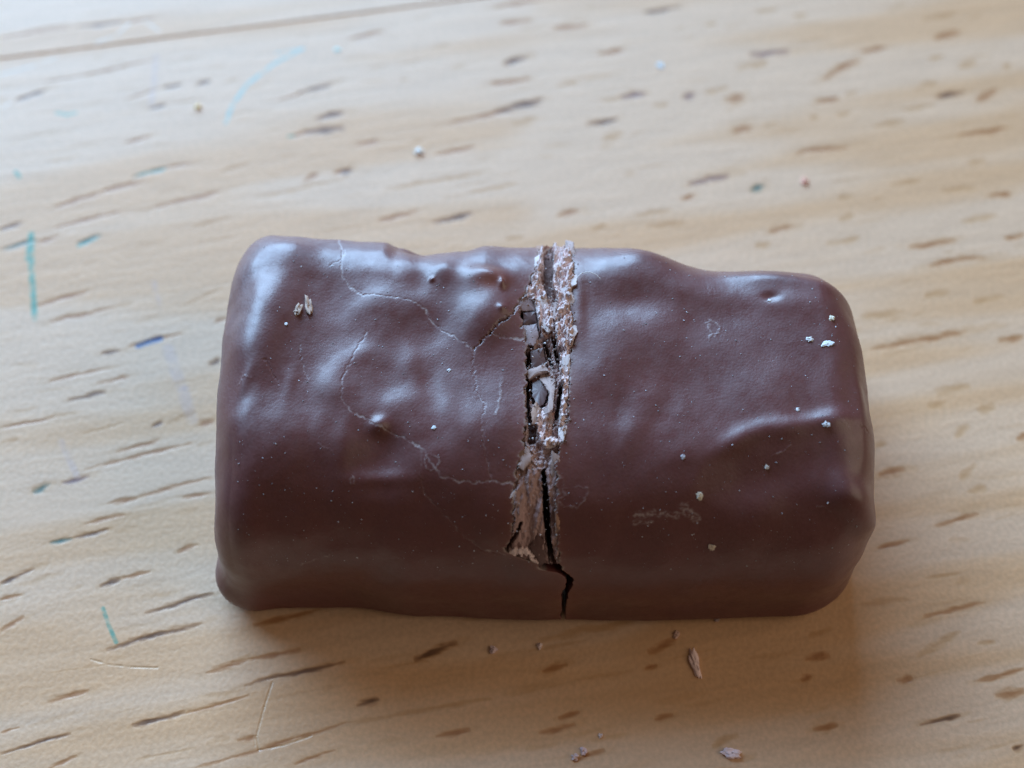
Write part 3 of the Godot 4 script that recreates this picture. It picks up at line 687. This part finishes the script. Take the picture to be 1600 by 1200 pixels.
func filling_mesh() -> ArrayMesh:
	var cols := 110
	var rows := 900
	var p := PackedVector3Array()
	var c := PackedColorArray()
	p.resize(cols * rows)
	c.resize(cols * rows)
	var outlines := []
	for q in PATCHES: outlines.append(PackedVector2Array(q[3]))
	var tones := {"p": Color(0.74, 0.565, 0.535), "b": Color(0.15, 0.08, 0.068), "r": Color(0.48, 0.26, 0.19), "d": Color(0.09, 0.05, 0.042)}
	for j in rows:
		var w := lerpf(-12.0, 31.5, j / float(rows - 1))
		var g := gap_at(w)
		for i in cols:
			var a := i / float(cols - 1)
			var x := lerpf(g.x - 0.2, g.y + 0.2, a)
			var sp := skin_point(x, w)
			var low := smoothstep(13.8, 15.2, w)          # the drawn-out web near the front
			var coarse := fine.get_noise_2d(x * 1.6, w * 0.85)
			var small := grit.get_noise_2d(x * 1.15, w * 0.85)
			var tiny := grit.get_noise_2d(x * 2.9, w * 2.6 + 30.0)
			var depth := lerpf(0.55, 0.22, low)
			var rough := 1.0
			var tone := Color(0.55, 0.385, 0.355).lerp(Color(0.38, 0.24, 0.222), low)
			var at := Vector2(x + 0.10 * fine.get_noise_2d(x * 3.0, w * 2.0) + 0.07 * grit.get_noise_2d(x * 2.0, w * 1.6), w + 0.25 * fine.get_noise_2d(x * 3.0 + 50.0, w * 2.0))
			for k in PATCHES.size():
				if Geometry2D.is_point_in_polygon(at, outlines[k]):
					depth = PATCHES[k][0]
					tone = tones[PATCHES[k][1]]
					rough = PATCHES[k][2]
			var striped := fine.get_noise_2d(x * 0.9 + 0.12 * w, w * 0.22) * 0.40 + grit.get_noise_2d(x * 0.9, w * 0.35) * 0.13 + 0.05 * small
			depth += rough * lerpf(0.45 * coarse + 0.30 * small + 0.07 * tiny, striped + 0.02 * tiny, low)
			depth += 4.0 * smoothstep(22.5, 23.1, w)
			var rim := minf(x - g.x, g.y - x)             # stays under the coating at both edges
			if rim < 0.10: depth = maxf(depth, lerpf(0.8, -0.1, clampf((rim + 0.2) / 0.30, 0.0, 1.0)))
			depth = maxf(depth, -0.5)
			p[j * cols + i] = (sp[0] - sp[1] * depth) * MM
			var v := 1.0 + rough * lerpf(0.25 * coarse + 0.2 * small + 0.1 * tiny, 0.5 * striped, low)
			var col := tone * v
			if w > 22.2: col = col.lerp(CHOCOLATE, smoothstep(22.2, 23.0, w))
			c[j * cols + i] = Color(col.r, col.g, col.b)
	return sheet(p, c, cols, rows, true)


# a flat piece with a ragged outline, following the skin at a depth; the tilt lifts its back edge
func plate_mesh(outline: Array, depth: float, thick: float, tilt: float, r: RandomNumberGenerator) -> ArrayMesh:
	var ring := PackedVector2Array()
	for i in outline.size():
		var a: Vector2 = outline[i]
		var b: Vector2 = outline[(i + 1) % outline.size()]
		var cuts := maxi(2, int(a.distance_to(b) / 0.10))
		for k in cuts:
			var e := a.lerp(b, k / float(cuts))
			ring.append(e + Vector2(r.randf_range(-0.045, 0.045), r.randf_range(-0.045, 0.045)))
	var mid_ := Vector2.ZERO
	for v in ring: mid_ += v / ring.size()
	var lay := func(v: Vector2, low: float) -> Vector3:
		var sp := skin_point(v.x, v.y)
		return (sp[0] - sp[1] * (depth + low + tan(deg_to_rad(tilt)) * (v.y - mid_.y) + 0.05 * fine.get_noise_2d(v.x * 1.2, v.y * 1.2))) * MM
	var st := SurfaceTool.new()
	st.begin(Mesh.PRIMITIVE_TRIANGLES)
	var n := ring.size()
	var inner := PackedVector2Array()
	for v in ring: inner.append(mid_ + (v - mid_) * 0.90)
	for i in n:
		var k := (i + 1) % n
		st.set_smooth_group(0)
		for q in [[mid_, 0.0], [inner[i], 0.0], [inner[k], 0.0], [inner[i], 0.0], [ring[i], 0.03], [ring[k], 0.03], [inner[i], 0.0], [ring[k], 0.03], [inner[k], 0.0]]:
			st.add_vertex(lay.call(q[0], q[1]))
		st.set_smooth_group(1)
		for q in [[ring[i], 0.03], [ring[i], thick], [ring[k], thick], [ring[i], 0.03], [ring[k], thick], [ring[k], 0.03], [ring[k], thick], [ring[i], thick], [mid_, thick]]:
			st.add_vertex(lay.call(q[0], q[1]))
	st.generate_normals()
	return st.commit()


# an uneven grain
func grain(seed_: int, fineness: int, rough: float) -> ArrayMesh:
	var cols := fineness * 2 + 1
	var rows := fineness + 1
	var p := PackedVector3Array()
	var c := PackedColorArray()
	for j in rows:
		for i in cols:
			var d := Vector3.UP.rotated(Vector3.RIGHT, PI * j / (rows - 1)).rotated(Vector3.UP, TAU * (i % (cols - 1)) / (cols - 1))
			var f := 1.0 + rough * (mid.get_noise_3d(d.x * 3.5 + seed_ * 9.0, d.y * 3.5, d.z * 3.5) + 0.25 * fine.get_noise_3d(d.x * 2.5 + seed_ * 9.0, d.y * 2.5, d.z * 2.5))
			p.append(d * f)
			var t := 1.0 + 0.35 * fine.get_noise_3d(d.x * 2.0, d.y * 2.0 + seed_ * 5.0, d.z * 2.0)
			c.append(Color(t, t, t))
	return sheet(p, c, cols, rows, true)


func over(x: float, w: float, lift: float) -> Transform3D:
	var sp := skin_point(x, w)
	var n: Vector3 = sp[1]
	var b := Basis(Vector3.RIGHT, n, Vector3.RIGHT.cross(n)).orthonormalized()
	return Transform3D(b, (sp[0] + n * lift) * MM)


func build_bar() -> void:
	press_relief()
	var base := Vector3(2.4, 0, 7.4) * MM
	var bar := Node3D.new()
	bar.name = "chocolate_bar"
	bar.position = base
	add_child(bar)
	tag(bar, "small brown milk chocolate bar cracked across its middle, lying on the pine tabletop", "chocolate bar")
	var coat := surface(0.48)
	coat.clearcoat_enabled = true
	coat.clearcoat = 0.38
	coat.clearcoat_roughness = 0.26
	coat.metallic_specular = 0.54
	coat.normal_enabled = true
	coat.normal_scale = 0.22
	var fuzz := FastNoiseLite.new()
	fuzz.seed = 4
	fuzz.frequency = 0.06
	var speckle := NoiseTexture2D.new()
	speckle.width = 512
	speckle.height = 512
	speckle.seamless = true
	speckle.as_normal_map = true
	speckle.bump_strength = 3.0
	speckle.noise = fuzz
	coat.normal_texture = speckle
	coat.uv1_triplanar = true
	var wear := FastNoiseLite.new()      # smudges: the gloss is uneven
	wear.seed = 31
	wear.frequency = 0.012
	wear.fractal_octaves = 5
	var smudge := NoiseTexture2D.new()
	smudge.width = 512
	smudge.height = 512
	smudge.seamless = true
	smudge.noise = wear
	var ramp := Gradient.new()
	ramp.set_color(0, Color(0.62, 0.62, 0.62))
	ramp.set_color(1, Color(1.0, 1.0, 1.0))
	smudge.color_ramp = ramp
	coat.roughness_texture = smudge
	coat.roughness = 0.58
	coat.uv1_scale = Vector3.ONE * 110.0
	for left in [true, false]:
		var o := put(bar, "bar_half", half_mesh(left), coat)
		o.position = -base
		tag(o, "lumpy left half of the coating, webbed with hair cracks" if left else "smoother right half of the coating")
	var crumbly := surface(0.85)
	var f := put(bar, "crumbly_filling", filling_mesh(), crumbly)
	f.position = -base
	build_shards(bar, base, coat, crumbly)
	build_grains(bar, base)


func build_shards(bar: Node3D, base: Vector3, coat: Material, crumbly: Material) -> void:
	var r := RandomNumberGenerator.new()
	r.seed = 5
	var brown := StandardMaterial3D.new()
	brown.albedo_color = Color(0.12, 0.06, 0.054).linear_to_srgb()
	brown.roughness = 0.42
	var tan_ := StandardMaterial3D.new()
	tan_.albedo_color = Color(0.42, 0.30, 0.27).linear_to_srgb()
	tan_.roughness = 0.8
	var rust := StandardMaterial3D.new()
	rust.albedo_color = Color(0.36, 0.20, 0.14).linear_to_srgb()
	rust.roughness = 0.7
	var lilac := StandardMaterial3D.new()
	lilac.albedo_color = Color(0.30, 0.205, 0.20).linear_to_srgb()
	lilac.roughness = 0.45
	var white := StandardMaterial3D.new()
	white.albedo_color = Color(0.66, 0.55, 0.53).linear_to_srgb()
	white.roughness = 0.85
	var mats := {"w": white, "b": brown, "t": tan_, "r": rust, "l": lilac}
	for s in PLATES:
		var o := put(bar, "coating_flake", plate_mesh(s[4], s[0], s[1], s[3], r), mats[s[2]])
		o.position = -base


func scatter(bar: Node3D, called: String, mesh: Mesh, m: Material, places: Array, tints: Array) -> void:
	var mm := MultiMesh.new()
	mm.transform_format = MultiMesh.TRANSFORM_3D
	mm.use_colors = true
	mm.mesh = mesh
	mm.instance_count = places.size()
	for i in places.size():
		mm.set_instance_transform(i, places[i])
		mm.set_instance_color(i, tints[i])
	var o := MultiMeshInstance3D.new()
	o.name = called
	o.multimesh = mm
	o.material_override = m
	bar.add_child(o, true)
	tag(o, "", "", "", "stuff")


func build_grains(bar: Node3D, base: Vector3) -> void:
	var r := RandomNumberGenerator.new()
	r.seed = 9
	var m := surface(0.8)
	var places := []
	var tints := []
	for i in 520:      # crumbs of the broken filling
		var w := r.randf_range(-7.5, 22.0)
		if r.randf() < 0.5: w = r.randf_range(-7.0, 6.5)
		var g := gap_at(w)
		var a := r.randf()
		if w < 6.5 and r.randf() < 0.6: a = r.randf_range(0.55, 1.05)
		elif r.randf() < 0.3: a = r.randfn(1.0, 0.05)
		var size := r.randf_range(0.03, 0.09) * (0.7 if w > 14.0 else 1.0)
		var lift := r.randf_range(-0.35, 0.12) if a > 0.05 and a < 0.95 else r.randf_range(-0.1, 0.06)
		var t := over(lerpf(g.x, g.y, a), w, lift + 0.02)
		t.origin -= base
		t.basis = t.basis * Basis.from_euler(Vector3(r.randf() * 6, r.randf() * 6, r.randf() * 6)) * Basis.from_scale(Vector3(size, size * r.randf_range(0.4, 0.9), size * r.randf_range(0.7, 1.7)) * MM)
		places.append(t)
		var v := r.randf_range(0.0, 1.0)
		tints.append(Color(0.32, 0.22, 0.185).lerp(Color(0.66, 0.60, 0.60), v))
	scatter(bar, "filling_crumbs", grain(3, 5, 1.0), m, places, tints)
	places = []
	tints = []
	for i in 1700:      # fine dust on the coating
		var x := r.randf_range(-20.5, 26.0)
		var w := r.randf_range(-4.5, 23.0)
		var g := gap_at(w)
		if x > g.x and x < g.y: continue
		var size := 0.013 + 0.045 * pow(r.randf(), 5.0)
		var t := over(x, w, size * 0.3)
		t.origin -= base
		t.basis = t.basis * Basis(Vector3.UP, r.randf() * 6) * Basis.from_scale(Vector3(size, size * 0.6, size * r.randf_range(0.8, 1.8)) * MM)
		places.append(t)
		tints.append(Color(0.62, 0.60, 0.64) * r.randf_range(0.4, 1.0))
	scatter(bar, "dust", grain(4, 4, 0.5), m, places, tints)


# ---------------------------------------------------------------- loose crumbs

func loose(called: String, label: String, category: String, group: String, t: Transform3D, size: Vector3, yaw: float, tint: Color, seed_: int, rough := 0.75, flat_ := 0.0) -> void:
	var m := surface(0.75, Color(minf(tint.r * 1.15, 0.95), minf(tint.g * 1.15, 0.95), minf(tint.b * 1.15, 0.95)))
	var o := put(self, called, grain(seed_, 14, rough), m)
	t.basis = t.basis * Basis(Vector3.UP, deg_to_rad(yaw)) * Basis.from_scale(size * Vector3(1, 0.6 if flat_ == 0.0 else flat_, 1) * MM)
	o.transform = t
	tag(o, label, category, group)


func build_crumbs() -> void:
	var at := [Vector2(-8.56,-24.19), Vector2(-29.37,-29.32), Vector2(26.7,-20.91), Vector2(14.35,24.77), Vector2(16.76,31.99), Vector2(-1.51,23.72), Vector2(2.17,23.41), Vector2(5.48,31.79), Vector2(4.78,32.28), Vector2(6.78,30.59), Vector2(13,22.46), Vector2(14.11,-34.24), Vector2(-16.7,-36.16), Vector2(16.26,21.18)]
	var about := [
		["white crumb on the table above the broken left half of the bar", Vector3(0.32, 0.30, 0.34), 0, Color(0.85, 0.84, 0.78)],
		["yellow crumb on the table below the pale blue paint streak", Vector3(0.26, 0.2, 0.22), 0, Color(0.78, 0.55, 0.22)],
		["salmon pink crumb on the table above the right half of the bar", Vector3(0.26, 0.22, 0.38), 10, Color(0.72, 0.36, 0.26)],
		["long pinkish sliver lying in front of the right half", Vector3(0.34, 0.26, 1.25), 14, Color(0.80, 0.58, 0.54)],
		["short stout pinkish sliver near the front edge of the picture", Vector3(0.72, 0.3, 0.36), -12, Color(0.82, 0.62, 0.62)],
		["mauve crumb in the shadow in front of the left half", Vector3(0.3, 0.24, 0.26), 0, Color(0.62, 0.46, 0.46)],
		["pale crumb in the shadow below the front crack of the bar", Vector3(0.18, 0.18, 0.27), 0, Color(0.74, 0.58, 0.56)],
		["pinkish crumb lying on a brown dash, upper of two together", Vector3(0.24, 0.2, 0.28), 20, Color(0.64, 0.46, 0.46)],
		["pinkish crumb lying on a brown dash, lower of two together", Vector3(0.26, 0.2, 0.24), 50, Color(0.60, 0.44, 0.43)],
		["tiny pale speck just above the two pinkish crumbs on a dash", Vector3(0.14, 0.12, 0.17), 0, Color(0.66, 0.52, 0.5)],
		["tiny reddish crumb beside the end of the long pinkish sliver", Vector3(0.2, 0.16, 0.3), -20, Color(0.60, 0.38, 0.3)],
		["pale bluish grey speck on the bare wood behind the right half", Vector3(0.3, 0.06, 0.28), 0, Color(0.55, 0.60, 0.62)],
		["pale green speck of paint behind the left half", Vector3(0.24, 0.05, 0.22), 0, Color(0.5, 0.68, 0.62)],
		["tiny mauve crumb in shadow, right of the bar's front crack", Vector3(0.16, 0.14, 0.2), 0, Color(0.45, 0.32, 0.3)]]
	for i in at.size():
		var a: Array = about[i]
		loose("crumb", a[0], "crumb", "crumbs on the tabletop", Transform3D(Basis(), Vector3(at[i].x, a[1].y * 0.5, at[i].y) * MM), a[1], a[2], a[3], 20 + i)
	var on := [Vector2(24.57,2.24), Vector2(22.69,4.11), Vector2(24.02,4.55), Vector2(23.26,11.47), Vector2(19.93,0.56), Vector2(13.79,16.74), Vector2(14.83,20.9), Vector2(18.8,14.6), Vector2(21.28,10.19), Vector2(-16.44,1.79), Vector2(-15.64,1.22), Vector2(-5.79,11.62), Vector2(-4.74,6.71), Vector2(-17.25,3.03), Vector2(12.59,13.95)]
	var those := [
		["cream crumb near the right end of the bar, above the white pair", Vector3(0.24, 0.2, 0.26), 0, Color(0.78, 0.70, 0.55)],
		["round white crumb on the right half, left of a white smear", Vector3(0.28, 0.2, 0.24), 0, Color(0.82, 0.84, 0.86)],
		["flat white smear of powder right of a round white crumb", Vector3(0.5, 0.12, 0.26), 12, Color(0.80, 0.84, 0.88)],
		["grey crumb by the scratches at the bar's right end", Vector3(0.3, 0.18, 0.26), 0, Color(0.55, 0.53, 0.54)],
		["small white crumb near the far right edge of the bar", Vector3(0.17, 0.14, 0.17), 0, Color(0.8, 0.8, 0.82)],
		["cream crumb at the end of the pale scuff on the right half", Vector3(0.25, 0.2, 0.32), 0, Color(0.74, 0.66, 0.54)],
		["tan crumb on the dark front slope of the right half", Vector3(0.26, 0.18, 0.28), 30, Color(0.60, 0.48, 0.38)],
		["small pale crumb below the wavy ridge on the right half", Vector3(0.16, 0.14, 0.19), 0, Color(0.62, 0.58, 0.55)],
		["small white crumb above the wavy ridge on the right half", Vector3(0.15, 0.12, 0.15), 0, Color(0.78, 0.78, 0.8)],
		["pale ragged chip beside the curled shaving on the left half", Vector3(0.32, 0.4, 0.55), -20, Color(0.48, 0.34, 0.27)],
		["pale curled shaving standing on the left end of the bar", Vector3(0.3, 0.5, 0.9), 12, Color(0.56, 0.40, 0.32)],
		["pale blue crumb between two hair cracks on the left half", Vector3(0.18, 0.12, 0.15), 40, Color(0.7, 0.76, 0.82)],
		["white speck in the middle of the left half", Vector3(0.16, 0.1, 0.14), 0, Color(0.78, 0.8, 0.84)],
		["bright white speck below the pale ragged chip", Vector3(0.13, 0.1, 0.11), 0, Color(0.85, 0.87, 0.9)],
		["dim grey speck on the folds of the right half", Vector3(0.18, 0.1, 0.18), 0, Color(0.42, 0.38, 0.4)]]
	for i in on.size():
		var a: Array = those[i]
		loose("crumb", a[0], "crumb", "crumbs on the chocolate bar", over(on[i].x, on[i].y, a[1].y * 0.25), a[1] * 0.85, a[2], a[3] * 0.82, 50 + i, 0.9, 0.42)
	# a hair of lint beside the gap
	var path := [Vector2(4.92,-0.8), Vector2(5.08,-1.27), Vector2(5.48,-1.57), Vector2(5.98,-1.64), Vector2(6.48,-1.46), Vector2(6.87,-1.15)]
	var st := SurfaceTool.new()
	st.begin(Mesh.PRIMITIVE_TRIANGLES)
	var pts := []
	for i in path.size():
		pts.append(over(path[i].x, path[i].y, 0.16 + 0.3 * sin(PI * i / 5.0)).origin)
	for i in pts.size() - 1:
		for k in 5:
			var ring := []
			for e in [[i, k], [i, k + 1], [i + 1, k + 1], [i + 1, k]]:
				var d: Vector3 = (pts[mini(e[0] + 1, pts.size() - 1)] - pts[maxi(e[0] - 1, 0)]).normalized()
				var u := d.cross(Vector3.UP).normalized()
				var v := u.cross(d)
				ring.append(pts[e[0]] + (u * cos(TAU * e[1] / 5) + v * sin(TAU * e[1] / 5)) * 0.03 * MM)
			for n in [0, 1, 2, 0, 2, 3]: st.add_vertex(ring[n])
	st.generate_normals()
	var lint := StandardMaterial3D.new()
	lint.albedo_color = Color(0.8, 0.76, 0.76).linear_to_srgb()
	var hair := put(self, "lint_fibre", st.commit(), lint)
	tag(hair, "fine curved hair of lint beside the gap on the right half", "lint")
